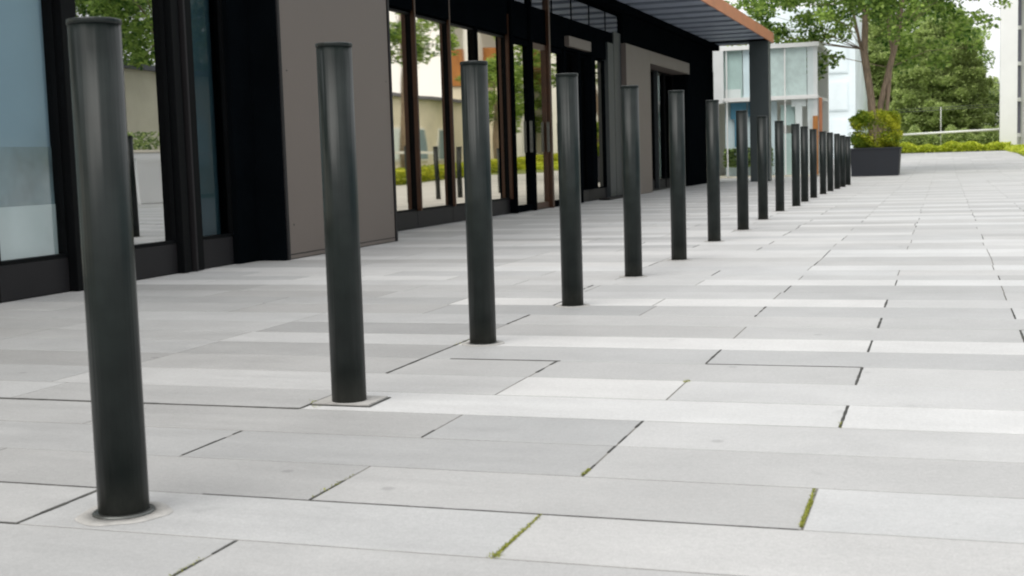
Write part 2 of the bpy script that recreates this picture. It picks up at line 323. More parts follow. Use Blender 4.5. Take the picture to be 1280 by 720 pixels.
joint(-.726, 2.6, -.726, 2.70, .006); joint(-.726, 2.82, -.726, 2.888, .008); joint(-.726, 3.10, -.726, 3.18, .007); joint(-.726, 2.92, -.726, 3.0, .004)
joint(-1.216, 2.30, -1.216, 2.46, .005, .85); joint(-1.709, 2.61, -1.709, 2.88, .006, .9); joint(-1.216, 1.74, -1.216, 2.01, .006, .9); joint(-1.216, 2.90, -1.216, 2.98, .006)
joint(-1.46, 2.296, -.245, 2.296, .0036)
joint(-.736, 5.32, -.736, 5.66, .008, .8); joint(.26, 4.69, .26, 4.99, .008); joint(.26, 5.32, .26, 5.65, .007); joint(-1.22, 3.86, -1.22, 4.09, .008, .8)
joint(-1.7, 5.66, -1.7, 5.9, .009, .8); joint(-1.75, 6.3, -1.75, 6.56, .01, .8); joint(-1.70, 5.0, -1.70, 5.3, .011)
for k in range(14, 42):
    ya, yc = Y0[off+k], Y0[off+k+1]
    for x in JX[k]:
        if -2.2 < x < 2.5 and random.random() < .5:
            joint(x, ya+.02, x, yc-.02, .006)
mb.build('pavement_joints', M_['deep'], kind='structure')

def along(x0, y0, x1, y1, n, wd): t = rng.uniform(0, 1, n); return np.stack([x0+(x1-x0)*t+rng.normal(0, wd, n), y0+(y1-y0)*t+rng.normal(0, wd, n)*.5, .002+np.abs(rng.normal(0, .0022, n))], 1)
P = np.vstack([along(-.243, 2.31, -.243, 2.50, 800, .0019), along(-.243, 2.5, -.245, 2.585, 120, .0018), along(-.724, 2.03, -.724, 2.2, 500, .0017), along(-.724, 2.2, -.724, 2.29, 80, .002),
               along(-.725, 2.02, -.725, 2.04, 80, .006), along(-.728, 2.6, -.726, 2.66, 110, .003), along(-.724, 3.75, -.724, 3.78, 60, .006), along(-1.216, 1.74, -1.216, 1.9, 90, .003),
               along(-.24, 3.18, -.24, 3.25, 30, .003), along(-1.216, 2.31, -1.216, 2.5, 60, .003), along(-1.70, 4.4, -1.70, 4.66, 90, .006), along(-1.66, 3.2, -1.72, 3.3, 60, .01)])
P[:, 2] -= .0012
leaf_obj('moss', P, .0042, M_['moss'], up=.2, kind='stuff')
bpy.data.objects['moss']['label'] = 'thin green moss growing in the paving joints'

# ------------------------------------------------------------------ bollards
BP = [(-1.536, 2.131, .962), (-1.605, 3.303, 1.007), (-1.611, 4.453, 1.027), (-1.603, 5.645, 1.045), (-1.642, 7.036, 1.054), (-1.602, 8.144, 1.07), (-1.664, 9.848, 1.069), (-1.653, 11.272, 1.027), (-1.7, 12.94, 1.017), (-1.741, 14.677, 1.003), (-1.699, 15.951, .988), (-1.729, 17.272, .977), (-1.74, 18.6, .96), (-1.736, 20.058, .942), (-1.735, 21.35, .938), (-1.717, 22.509, .929), (-1.705, 23.611, .91), (-1.699, 24.828, .897)]
ordn = 'nearest|second|third|fourth|fifth|sixth|seventh|eighth|ninth|tenth|eleventh|twelfth|thirteenth|fourteenth|fifteenth|sixteenth|seventeenth|farthest'.split('|')
def make_bollard():
    root = empty('bollard', (0, 0, 0), 'x', 'bollard', 'dark bollards standing in a row along the building')
    MB().lathe([(0, .0005), (.0492, .0005), (.0492, .988), (0, .988)], 64).build('post', M_['paint'], root)
    MB().lathe([(0, .9885), (.0500, .9885), (.0510, .9895), (.0510, .9965), (.0500, .9985), (.047, .9995), (0, 1.0)], 64).build('cap', M_['paint'], root)
    MB().lathe([(.0494, .0016), (.0600, .0016), (.0600, .006), (.0575, .0085), (.0494, .009)], 64).build('base_flange', M_['steel'], root)
    return root
proto = make_bollard(); parts0 = list(proto.children)
for o in parts0:
    for p in o.data.polygons: p.use_smooth = abs(p.normal.z) < .6
for i, (x, y, h) in enumerate(BP):
    if i == 0: r = proto; ch = parts0
    else:
        r = proto.copy(); COL.objects.link(r); ch = []
        for c in parts0:
            if c.name.startswith('base_flange') and i > 0:
                pass
            d = c.copy(); COL.objects.link(d); d.parent = r; ch.append(d)
            if c.name.startswith('base_flange'): d.scale = (.86, .86, .6)
    r.location = (x, y, 0); r.scale = (1, 1, h); r.rotation_euler.z = i*.7
    extra = {0: ', in a pale mortar ring', 1: ', on a pale square footing plate', 8: ', before the dark canopy column', 17: ', closest to the black planter'}.get(i, '')
    r['label'] = (f'dark grey round steel bollard, {ordn[i]} one from the camera' if i else 'tall dark grey round bollard nearest the camera') + extra
    m = MB()
    if i == 0:
        m.lathe([(.0605, .0012), (.0605, .0038), (.088, .0032), (.091, .0012)], 48)
        for v in m.bm.verts:
            a = math.atan2(v.co.y, v.co.x); q = 1+.05*math.sin(3*a+1)+.03*math.sin(7*a)
            if math.hypot(v.co.x, v.co.y) > .07: v.co.x *= q; v.co.y *= q
        m.build('mortar_ring', M_['mortar'], r)
    elif i == 1:
        m.box(-.088, .088, -.062, .075, .0008, .0055, .0015); o = m.build('footing_plate', M_['mortar'], r); o.rotation_euler.z = -.7*i
        m = MB()
        for b in ((-.096, .096, -.070, -.0625), (-.096, -.0885, -.0625, .0755), (.0885, .096, -.0625, .0755)): m.box(*b, .001, .0026)
        o = m.build('footing_gap', M_['deep'], r); o.rotation_euler.z = -.7*i
    else:
        m.lathe([(.0525, .0010), (.0525, .0034), (.078, .003), (.080, .0010)], 32)
        m.build('mortar_ring', M_['slab'] if False else M_['mortar'], r)

# ------------------------------------------------------------------ the dark building with canopy
B = empty('shop_building', (0, 0, 0), 'dark building with large glass front, brown pillars and slatted canopy', 'building')
def P_(name, m, boxes, parent=B, bev=0, **kw):
    b = MB()
    for q in boxes: b.box(*q, bev)
    return b.build(name, m, parent, **kw)
H = 3.75
# body: back and side walls, roof, floor (front is glazed)
P_('wall', M_['black'], [(-14.3, -14.0, -2, 30, .0, H), (-14.0, -5.35, -2, -1.7, 0, H), (-14.0, -5.05, 29.75, 30.0, 0, H-.3)])
P_('roof', M_['black'], [(-14.3, -4.62, -2.05, 30.05, H, H+.2)])
P_('interior_floor', M_['inner'], [(-14.0, -5.12, -1.7, 29.7, .006, .02)])
P_('interior_ceiling', M_['inner'], [(-14.0, -5.14, -1.7, 29.7, 3.0, 3.05)])
P_('partition', M_['inner'], [(-9.0, -8.9, -1.7, 29.7, .02, 3.0), (-8.9, -5.0, 8.45, 8.55, .02, 3.0)])
# left section, x = -4.70 : wide panes with kick plates
P_('upper_wall', M_['black'], [(-4.95, -4.66, -2, 8.25, 2.65, H)])
P_('upper_wall', M_['black'], [(-5.3, -5.05, 10.2, 21.0, 2.18, 3.06), (-5.3, -5.0, 21.0, 29.7, 3.06, H), (-5.3, -5.0, 10.2, 21.0, 3.07, H)])
P_('side_wall', M_['black'], [(-4.95, -4.452, 8.24, 8.30, 0, H)])
P_('inner_side_wall', M_['inner'], [(-5.3, -4.96, 8.3, 10.2, 0, H)])
def window(x, y0, y1, z0, z1, gl, fm, fw=.018, kick=True, dep=.06, kz=None):
    """one bay: frame mesh + kick plate, its pane a sub-part"""
    f = MB()
    f.box(x-dep, x, y0, y0+fw, z0, z1); f.box(x-dep, x, y1-fw, y1, z0, z1)
    f.box(x-dep, x-.002, y0+fw, y1-fw, z1-fw, z1); f.box(x-dep, x-.002, y0+fw, y1-fw, z0, z0+fw)
    w_ = f.build('window', fm, B)
    MB().box(x-dep*.6, x-dep*.6+.008, y0+fw, y1-fw, z0+fw, z1-fw).build('pane', gl, w_)
    if kick: MB().box(x-dep+.01, x-.006, y0+.002, y1-.002, .004, z0-.002, .003).build('kick_plate', M_['kick'], w_)
    return w_
zL = .2
for (y0, y1) in ((-2, -.2), (-.2, 1.6), (1.6, 3.5), (3.5, 5.58)): window(-4.70, y0, y1, zL, 2.65, M_['glass'], M_['frame'])
window(-4.70, 5.58, 6.16, zL, 2.65, M_['glassb'], M_['frame'])
P_('mullion', M_['frame'], [(-4.80, -4.655, 6.16, 6.30, .004, 2.65)], bev=.004)
window(-4.70, 6.30, 7.26, zL, 2.65, M_['glassl'], M_['frame'])
P_('mullion', M_['frame'], [(-4.80, -4.66, 7.26, 7.35, .004, 2.65)], bev=.004)
P_('mullion', M_['kick'], [(-4.80, -4.64, 7.375, 7.40, .004, 2.65)], bev=.003)
P_('mullion', M_['frame'], [(-4.80, -4.67, 7.42, 7.52, .004, 2.65)], bev=.004)
window(-4.70, 7.52, 7.96, zL, 2.65, M_['glassd'], M_['frame'])
P_('jamb', M_['black'], [(-4.80, -4.66, 7.96, 8.24, .004, 2.65)])
P_('backing', M_['backing'], [(-4.77, -4.765, 5.6, 6.14, .82, 2.6)])  # reflection of the blue grey building put into this sheet's colour
P_('paving_reflection', M_['pale_refl'], [(-4.756, -4.752, 5.605, 6.135, .21, .50)])  # pale reflected paving put into the colour of a strip behind the pane
P_('ground_reflection', M_['dark_refl'], [(-4.765, -4.76, 5.6, 6.14, .50, .82)])  # darker band of the ground reflection, painted as a strip
P_('backing', M_['backing'], [(-4.83, -4.815, 7.55, 8.2, .02, 2.6)])  # blind behind the smoked pane
# brown pillars
P_('pillar', M_['brown'], [(-4.95, -4.45, 8.302, 10.19, .004, H)], bev=.006)
for y_ in (8.262, 10.192): P_('pillar_trim', M_['kick'], [(-4.70, -4.442, y_, y_+.034, .004, H)])
P_('pillar', M_['brown'], [(-5.3, -4.95, 21.0, 22.85, .004, 2.50), (-5.3, -4.95, 22.85, 26.6, 2.28, 2.50)], bev=.004)
P_('upper_wall', M_['black'], [(-5.3, -4.99, 21.0, 29.7, 2.50, 3.06), (-5.3, -4.99, 26.6, 29.75, .004, 2.5)])
for y_ in (8.30,): P_('panel_seam', M_['kick'], [(-4.4485, -4.4478, 8.302, 10.19, .035, .041)])
for z_ in (.25, 1.35):
    for y_ in (8.38, 10.12): MB().lathe([(0, 0), (.006, 0), (.006, .003), (0, .004)], 12).build('screw', M_['steel'], B).matrix_local = Matrix.Translation((-4.4499, y_, z_)) @ Matrix.Rotation(math.pi/2, 4, 'Y')
# right section, x = -5.08
ZT, kz = 2.16, .18
mull = [10.22, 12.23, 13.24, 14.10, 15.20]
for y0, y1 in zip(mull, mull[1:]): window(-5.08, y0, y1, kz, ZT, M_['glass'], M_['frame'])
for y, mt_, d in ((12.23, 'bronze', .045), (13.24, 'bronze', .03), (14.10, 'black', .03), (15.20, 'bronze', .04)):
    P_('mullion', M_[mt_], [(-5.079, -5.08+d, y-.02, y+.02, .18, 2.43)], bev=.003)
# glazed sliding doors
dr = MB(); dr.mi = 0
def door(x, y0, y1, z1, fm, gl):
    d = MB(); fw = .05
    d.box(x-.05, x, y0, y0+fw, .01, z1); d.box(x-.05, x, y1-fw, y1, .01, z1); d.box(x-.05, x-.002, y0+fw, y1-fw, z1-.07, z1); d.box(x-.05, x-.002, y0+fw, y1-fw, .01, .09)
    o = d.build('door', fm, B); MB().box(x-.03, x-.022, y0+fw, y1-fw, .09, z1-.07).build('pane', gl, o)
    MB().box(x, x+.035, y1-.1, y1-.08, .75, 1.15, .003).build('handle', M_['steel'], o); return o
for y0, y1, fm in ((15.23, 16.04, 'black'), (16.04, 16.80, 'bronze'), (16.80, 17.55, 'black')): door(-5.04, y0, y1, ZT, M_[fm], M_['glass'])
P_('door_post', M_['black'], [(-5.04, -5.0, 15.99, 16.06, .004, 2.9)]); P_('door_post', M_['bronze'], [(-5.04, -5.0, 16.78, 16.85, .004, 2.9)])
P_('door_post', M_['black'], [(-5.038, -5.0, 15.22, 15.27, .004, 2.9)])
for y0, y1 in ((17.55, 18.3), (18.3, 19.0), (19.0, 20.06)): window(-5.08, y0, y1, kz, ZT, M_['glass'], M_['black'])
P_('mullion', M_['black'], [(-5.078, -5.0, 17.52, 17.60, .004, ZT), (-5.078, -5.0, 18.26, 18.34, .004, ZT)])
P_('mullion', M_['black'], [(-5.078, -5.0, 18.97, 19.2, .19, ZT)])
P_('side_panel', M_['greym'], [(-5.3, -5.02, 20.06, 20.44, .004, 2.45)], bev=.004)
P_('side_panel', M_['greym'], [(-5.3, -5.03, 20.50, 20.98, .004, 2.65)], bev=.004)
P_('header_panel', M_['brown'], [(-5.05, -4.98, 17.7, 18.9, 2.22, 2.36)], bev=.003)
P_('door_mat_sill', M_['kick'], [(-5.02, -4.85, 19.3, 20.9, .004, .03)], bev=.004)
# clerestory panes over the lintel reflecting the canopy
for k in range(11):
    y0 = 10.25+k*.98
    MB().box(-5.050, -5.04, y0, y0+.9, 2.62, 2.98).build('clerestory_pane', M_['glassd'] if k < 5 else M_['glassl'], B)
# recessed entrance right of the second pillar
P_('recess_wall', M_['black'], [(-5.9, -5.75, 22.85, 26.6, .004, 2.5), (-5.75, -5.0, 26.5, 26.6, .004, 2.28)])
for y0, y1 in ((22.9, 23.7), (23.75, 24.5), (24.6, 25.5), (25.6, 26.4)):
    window(-5.25, y0, y1, .18, 2.26, M_['glassd'], M_['frame'], kick=True)
P_('mullion', M_['greym'], [(-5.25, -5.18, 23.70, 23.74, .004, 2.26)]); P_('mullion', M_['greym'], [(-5.25, -5.18, 24.52, 24.56, .004, 2.26)])
# interior furnishing seen dimly
for (x, y, wx, wy, z, mm) in ((-6.6, 14.6, .4, .4, 3, 'timber'), (-7.0, 16.4, .4, .4, 3, 'timber'), (-6.6, 12.2, .5, .1, 1.1, 'timber'), (-7.6, 18.6, .5, .5, 3, 'timber')):
    P_('interior_post' if z > 2 else 'counter', M_[mm], [(x-wx/2, x+wx/2, y-wy/2, y+wy/2, .021, z-.001)])
# canopy
CX0, CX1, CY0, CY1, CZ = -5.0, -3.66, 7.5, 30.02, 3.10
can = P_('canopy', M_['gap'], [(CX0, CX1-.03, CY0, CY1-.03, CZ+.04, CZ+.17)])
sb = MB(); y = CY0+.05
while y < CY1-1.2: sb.box(CX0, CX1-.035, y, y+.55, CZ, CZ+.035); y += .9
sb.box(CX0, CX1-.035, CY1-.30, CY1-.032, CZ, CZ+.035); so_ = sb.build('soffit_slats', M_['soffit'], can)
P_('fascia', M_['copper'], [(CX1-.028, CX1, CY0, CY1, CZ-.012, CZ+.21), (CX0, CX1-.028, CY1-.028, CY1, CZ-.012, CZ+.21)], parent=can)
P_('soffit_beam', M_['black'], [(CX0-.02, CX0+.12, CY0, CY1-.04, CZ-.12, CZ-.004)], parent=can)
P_('column', M_['greym'] if False else mat('slate_column', (.045, .058, .06), .4, vary=.08, scale=2), [(-4.11, -3.69, 29.25, 29.65, .004, CZ-.004)], bev=.008)

# ------------------------------------------------------------------ glazed pavilion beyond
G = empty('glass_pavilion', (0, 33, 0), 'pale two storey glazed pavilion behind the canopy column', 'building')
def Q(name, m, boxes, parent=G, bev=0):
    b = MB()
    for x0, x1, y0, y1, z0, z1 in boxes: b.box(x0, x1, y0-33, y1-33, z0, z1, bev)
    return b.build(name, m, parent)
Q('wall', M_['white'], [(-9.0, -8.8, 33.1, 40, 0, 3.2), (-9, -2.95, 35.8, 36, 0, 3.2)])
Q('roof', M_['white'], [(-9.1, -2.93, 32.9, 36.1, 3.2, 3.3)])
Q('floor_slab', M_['white'], [(-9.0, -2.96, 32.98, 35.8, 1.93, 2.0)])
Q('floor', M_['cream'], [(-9.0, -2.96, 33.0, 35.8, .004, .06)])
Q('corner_pier', M_['pier'], [(-5.55, -5.27, 32.9, 33.15, 1.9, 3.2)])
Q('upper_panel', M_['teal'], [(-5.26, -4.82, 33.06, 33.1, 2.01, 3.2)])
Q('parapet_panel', M_['white'], [(-5.26, -4.86, 33.035, 33.055, 2.01, 2.24)])
Q('upper_panel', M_['paleb'], [(-4.80, -4.2, 33.06, 33.1, 2.01, 3.2)])
Q('upper_panel', mat('pale_grey_green', (.64, .71, .69), .4), [(-4.18, -3.24, 33.06, 33.1, 2.01, 3.2)])
Q('lower_panel', M_['paleb'], [(-5.3, -4.0, 33.3, 33.34, .07, 1.92)])
Q('lower_panel', M_['blue'], [(-5.15, -4.75, 33.2, 33.24, 1.5, 1.91), (-5.05, -4.95, 33.2, 33.24, .8, 1.5), (-4.7, -4.45, 33.2, 33.24, 1.55, 1.91)])
Q('lower_panel', M_['teal'], [(-3.9, -3.55, 33.2, 33.24, 1.3, 1.8), (-3.95, -3.2, 33.3, 33.34, .07, 1.1)])
Q('column', M_['white'], [(-3.52, -3.36, 33.05, 33.2, .06, 1.93), (-4.62, -4.5, 33.1, 33.2, .06, 1.93), (-3.62, -3.26, 33.06, 33.19, 1.75, 1.92)])
Q('column', M_['pier'], [(-3.22, -2.98, 33.03, 33.2, .06, 3.2)])
Q('column', M_['timber'], [(-3.08, -2.96, 32.85, 32.95, .06, 1.5)])
Q('brick_panel', mat('terracotta', (.5, .2, .1), .6), [(-2.96, -2.88, 33.15, 33.2, .9, 1.95)])
for k in range(8):
    x0 = -8.8+k*.72
    o = Q('mullion', M_['white'], [(x0-.015, x0+.015, 32.96, 33.0, .06, 3.2)])
    b = MB().box(x0+.02, x0+.69, -.03, -.02, .06, 1.92).build('pane', M_['glassp'], o)
    b = MB().box(x0+.02, x0+.69, -.03, -.02, 2.01, 3.18).build('pane', M_['glassp'], o)
Q('handrail', M_['white'], [(-5.3, -2.95, 32.80, 32.86, 1.97, 2.02)])
# planting behind the glass
P = np.stack([rng.uniform(-5.3, -4.1, 1500), rng.uniform(33.03, 33.18, 1500), rng.uniform(.3, .75, 1500)], 1)
ob = leaf_obj('indoor_plants', P, .12, M_['leafc'], kind='stuff'); ob['label'] = 'dark green planting along the foot of the pavilion glass'
# pale block further away
G2 = empty('pale_office_block', (-4, 47, 0), 'pale blue white office block seen past the bollards under the tree', 'building')
def blk(root, name, m, boxes, bev=0):
    b = MB(); o = root.location
    for x0, x1, y0, y1, z0, z1 in boxes: b.box(x0-o.x, x1-o.x, y0-o.y, y1-o.y, z0-o.z, z1-o.z, bev)
    return b.build(name, m, root)
blk(G2, 'wall', M_['paleb'], [(-8, -2.95, 47, 55, .2, 5.6)])
for i in range(5):
    for j in range(3):
        f = blk(G2, 'window', M_['paleb'], [(-7.7+i*.95, -7.0+i*.95, 46.96, 47, .7+j*1.3, 1.7+j*1.3)])
        blk(G2, 'pane', M_['paleb'], [(-7.66+i*.95, -7.04+i*.95, 46.95, 46.958, .74+j*1.3, 1.66+j*1.3)]).parent = f
        f.children[0].location = (0, 0, 0)

# ------------------------------------------------------------------ planter and shrub
PL = empty('planter', (-1.575, 32.6, .012), 'square charcoal planter box at the end of the bollard row', 'planter')
b = MB()
lo, hi = .535, .575
for z0, z1, s0, s1 in ((.0, .62, lo, hi),):
    v0 = [b.bm.verts.new((sx*s0, sy*s0, z0)) for sx, sy in ((-1, -1), (1, -1), (1, 1), (-1, 1))]; v1 = [b.bm.verts.new((sx*s1, sy*s1, z1)) for sx, sy in ((-1, -1), (1, -1), (1, 1), (-1, 1))]
    b.bm.faces.new(v0[::-1]); b.bm.faces.new(v1)
    for i in range(4): b.bm.faces.new((v0[i], v0[(i+1) % 4], v1[(i+1) % 4], v1[i]))
b.build('box', M_['planter'], PL)
P_('rim', M_['planter'], [(-.59, .59, -.59, -.53, .621, .665), (-.59, .59, .53, .59, .621, .665), (-.59, -.53, -.53, .53, .621, .665), (.53, .59, -.53, .53, .621, .665)], parent=PL, bev=.006)
P_('soil', M_['soil'], [(-.52, .52, -.52, .52, .62, .645)], parent=PL)
SH = empty('shrub', (-1.575, 32.6, .66), 'clipped yellow green shrub growing in the charcoal planter', 'shrub')
n = 15000; d = rng.normal(size=(n, 3)); d /= np.linalg.norm(d, axis=1)[:, None]; d = np.sign(d)*np.abs(d)**.55
rr = (rng.uniform(.72, 1.03, n)+.06*np.sin(d[:, 0]*9+d[:, 2]*7)+.05*np.sin(d[:, 1]*11))[:, None]
P = d*rr*np.array([.60, .55, .50])/1.05+np.array([0, 0, .42])
T = np.clip(.40+.22*(P[:, 0]+.0)/.6+rng.normal(0, .2, n)+.2*np.sin(P[:, 2]*9+P[:, 0]*7), 0, 1)
leaf_obj('foliage', P, .062, M_['leafy'], SH, tone=T)
b = MB()
for k in range(9):
    a = k*2.1; b.tube([(.12*math.cos(a), .12*math.sin(a), -.02), (.3*math.cos(a), .3*math.sin(a), .4), (.36*math.cos(a), .36*math.sin(a), .75)], [.018, .012, .005], 6)
b.build('stem', M_['bark'], SH)

# ------------------------------------------------------------------ trees
def clumps(centers, radii, per, flat=.7):
    out = []; tone = []
    for c, r, in zip(centers, radii):
        n = int(per*(r/.4)**2); g = rng.normal(size=(n, 3)); g /= np.linalg.norm(g, axis=1)[:, None]
        g *= (rng.uniform(0, 1, n)**.45)[:, None]*r; g[:, 2] *= flat; out.append(np.asarray(c)+g)
        tone.append(np.clip(rng.beta(1.6, 2.2, n)+rng.normal(0, .1), 0, 1))
    return np.vstack(out), np.concatenate(tone)
def limbed(root, trunks, centers, tr=.018, m='bark'):
    b = MB()
    for pts, rad in trunks: b.tube(pts, rad, 10)
    b.build('trunk', M_[m], root)
    b = MB(); tp = [Vector(p) for pts, _ in trunks for p in pts[2:]]; tp = [p for p in tp if p.z > 2.4] or tp
    for c in centers:
        c = Vector(c); cand = [p for p in tp if p.z < c.z-.1] or tp; s = min(cand, key=lambda p: (p-c).length)
        mid = (s+c)/2+Vector((random.uniform(-.15, .15), random.uniform(-.15, .15), random.uniform(.0, .25)))
        b.tube([s, mid, c], [tr, tr*.6, tr*.25], 5)
    b.build('branches', M_[m], root)
T1 = empty('broadleaf_tree', (-1.62, 33.75, .03), 'large multi stemmed leafy tree rising directly behind the planter', 'tree')
tr = [([(-.05, 0, 0), (-.06, 0, .8), (-.10, 0, 1.7), (-.28, 0, 3.0), (-.24, 0, 4.2), (-.5, .1, 6.2), (-.7, .1, 7.6)], [.12, .10, .095, .085, .075, .05, .02]),
      ([(.06, 0, 0), (.08, .05, .9), (.10, .05, 1.7), (.32, .05, 2.6), (.52, .1, 3.4), (.62, .1, 4.3), (1.0, 0, 6.0), (1.2, 0, 7.2)], [.12, .09, .08, .075, .07, .06, .04, .02]),
      ([(-.1, .1, 0), (-.12, .1, 1.0), (-.18, .1, 1.9), (-.36, .1, 3.1), (-.62, .2, 4.3), (-1.4, .2, 5.8)], [.06, .05, .045, .04, .035, .02]),
      ([(.12, -.05, 0), (.2, 0, 1.0), (.3, 0, 2.0), (.38, .1, 3.0), (.2, .1, 4.4), (.1, -.3, 6.8)], [.07, .05, .045, .04, .035, .02])]
cs = []; rs = []
def rim(x):  # lowest foliage height over x offset
    if x < -2.2: return 3.15
    if x < -1.0: return 2.55
    if x < -.3: return 2.8
    if x < .6: return 3.1
    return 2.6
tries = 0
while len(cs) < 285 and tries < 9000:
    tries += 1
    x, y, z = rng.uniform(-3.3, 3.0), rng.uniform(-2.6, 2.6), rng.uniform(2.5, 8.2)
    q = ((x+.1)/3.2)**2+(y/2.6)**2+((z-5.2)/3.0)**2
    if q > 1 or z < rim(x)+.25*rng.random() or (q < .25 and rng.random() < .6): continue
    if x < -1.5 and y < 0 and z < 4: continue
    if z < 4.2 and rng.random() < .30: continue
    cs.append((x, y, z)); rs.append(rng.uniform(.28, .5))
for c in [(-3.5+.28*q, .3+.1*math.sin(q*5), 3.5+.35*math.sin(q*2.3)+q*.02) for q in range(9)]+[(-3.7, .2, 4.3), (-3.5, .4, 4.9), (-3.3, .2, 4.4), (-2.9, .5, 4.2)]: cs.append(c); rs.append(rng.uniform(.26, .4))
for c in ((-2.75, .2, 2.75), (-2.5, .4, 3.0), (-2.95, .3, 3.2), (-1.9, .4, 2.65), (-1.5, .1, 2.6), (-2.1, .3, 3.0), (-1.1, .2, 2.9), (-3.1, .4, 3.8), (-2.6, .3, 3.5), (2.6, .2, 3.6), (2.9, .3, 4.1), (2.3, .1, 3.0), (1.5, .2, 2.7), (1.9, .1, 3.3)): cs.append(c); rs.append(rng.uniform(.25, .36))
P, T = clumps(cs, rs, 150)
leaf_obj('crown', P, .125, M_['leaf'], T1, tone=T, aspect=.62, up=.3)
limbed(T1, tr, cs[::3], .013)

def conifer(loc, h, rad, label, seed, per=2600):
    r = empty('layered_tree', loc, label, 'tree', None)
    ps = []; ts = []; zc = .5; k = 0
    b = MB()
    while zc < h:
        R_ = rad*(max(.05, 1-((zc/h-.3)/.75)**2)**.5)*random.uniform(.82, 1.05)
        for q in range(int(5+R_*2)):
            a = k*2.4+q*6.283/int(5+R_*2)+rng.normal(0, .2); ln = R_*rng.uniform(.7, 1.08); wd = .35*ln+.15
            n = int(per*ln/2.2); t = rng.uniform(.15, 1, n); s = rng.normal(0, 1, n)*wd*.5*np.sin(np.pi*np.clip(t, .1, .93))
            zz = zc+.22*t*ln*.5-.10*t**2*ln+rng.normal(0, .09, n)+rng.normal(0, .08)
            x = t*ln*np.cos(a)-s*np.sin(a); y_ = t*ln*np.sin(a)+s*np.cos(a); zz = zz-np.abs(rng.normal(0, .10, n)); ps.append(np.stack([x, y_, zz], 1)); ts.append(np.clip(.35+.3*t+rng.normal(0, .16, n), 0, 1))
            b.tube([(0, 0, zc-.05), (ln*.5*math.cos(a), ln*.5*math.sin(a), zc+.03*ln), (ln*.9*math.cos(a), ln*.9*math.sin(a), zc+.02*ln)], [.03, .02, .006], 5)
        zc += rng.uniform(.36, .5); k += 1
    leaf_obj('crown', np.vstack(ps), .12, M_['leafc'], r, tone=np.concatenate(ts), up=.9)
    b.tube([(0, 0, -.05), (0, 0, h*.5), (0, 0, h)], [.16, .1, .03], 10); b.build('trunk', M_['bark'], r); return r
conifer((-.05, 61, .42), 6.0, 2.35, 'dense dark green tree with flat layered boughs behind the handrail', 3)
conifer((-2.9, 66, .42), 6.4, 2.3, 'dark layered tree half hidden behind the multi stemmed tree', 4, 1500)
def roundtree(loc, h, rx, rz, label, n=90, size=.16, m='leaf', name='broadleaf_tree', per=110, low=.35):
    r = empty(name, loc, label, 'tree'); c2, r2 = [], []
    while len(c2) < n:
        p = rng.uniform(-1, 1, 3); q = np.dot(p, p)
        if q > 1 or q < .2: continue
        c2.append((p[0]*rx, p[1]*rx, h-rz+p[2]*rz)); r2.append(rng.uniform(.35, .6)*max(.8, rx/2.5))
    P, T = clumps(c2, r2, per); leaf_obj('crown', P, size, M_[m], r, tone=T)
    limbed(r, [([(0, 0, -.05), (.05, 0, h*.25), (0, .05, h*.5), (.1, 0, h*.8)], [.16, .12, .09, .03])], c2[::4]); return r
roundtree((-2.6, 78, .42), 7.5, 3.2, 3.0, 'tall pale green tree far behind the planter')
roundtree((-.6, 72, .42), 8.2, 3.0, 3.1, 'tall leafy tree standing far behind the layered tree')
roundtree((1.0, 67, .42), 3.6, 2.1, 1.7, 'low rounded dark tree behind the layered tree', m='leafc', per=150)
roundtree((15.5, 33, 0), 8.5, 3.0, 3.4, 'tall tree behind the cream building, near its blue grey neighbour')
roundtree((16.2, 43, 0), 7.0, 2.4, 2.6, 'tall tree behind the middle of the cream building')
# ------------------------------------------------------------------ lawn, ground cover, handrail, white building
V = []; F = []
ysl = [52, 56, 62, 90, 160]
LV = np.array([(x, y, .42+(.02 if y > 52 else .004)) for y in ysl for x in (-14, -2.5, 2.3, 14, 60)]); F = np.array([(j*5+i, j*5+i+1, (j+1)*5+i+1, (j+1)*5+i) for j in range(4) for i in range(4)])
arr_mesh('lawn', LV, F, [M_['grass']], kind='structure')
V = np.array([(x, y, float(gz(y))+.006) for y in (40, 44, 48, 52) for x in ((2.35+(44-y)*.0) if y > 41 else 2.8, 4.24)]); F = np.array([(2*j, 2*j+1, 2*j+3, 2*j+2) for j in range(3)])
arr_mesh('lawn_edge', V, F, [M_['grass']], kind='structure')
n = 34000; x = rng.uniform(-4, 2.35, n); y = 52.05+rng.beta(1, 2, n)*6; zz = .44+rng.uniform(0, 1, n)*(.30+.06*np.sin(x*3)+.05*np.sin(x*7.7))
n2 = 9000; x2 = rng.uniform(2.1, 4.2, n2); y2 = rng.uniform(44.0, 53, n2); k2 = (x2 > 2.1+(52-y2)*.06); x2, y2 = x2[k2], y2[k2]; z2 = gz(y2)+rng.uniform(0, .2, len(x2))
P = np.vstack([np.stack([x, y, zz], 1), np.stack([x2, y2, z2], 1)])
ob = leaf_obj('ground_cover', P, .10, M_['leafg'], kind='stuff', up=.2); ob['label'] = 'bright yellow green ground cover along the far edge of the paving'
for nm, xx0, xx1, yy, hh, nn, lab in (('shrub_bed', -3.5, 2.3, 57.5, .85, 22000, 'low pale green shrubs growing behind the white handrail'),):
    x = rng.uniform(xx0, xx1, nn); y = rng.normal(yy, .45, nn); zz = .44+rng.uniform(0, 1, nn)*(hh+.18*np.sin(x*4)+.12*np.sin(x*9))
    ob = leaf_obj(nm, np.stack([x, y, zz], 1), .11, M_['leafc'], kind='stuff', tone=np.clip(rng.beta(2, 1.6, nn), 0, 1)); ob['label'] = lab
HR = empty('handrail', (0, 54.5, .42), 'white handrail crossing in front of the layered tree', 'railing')
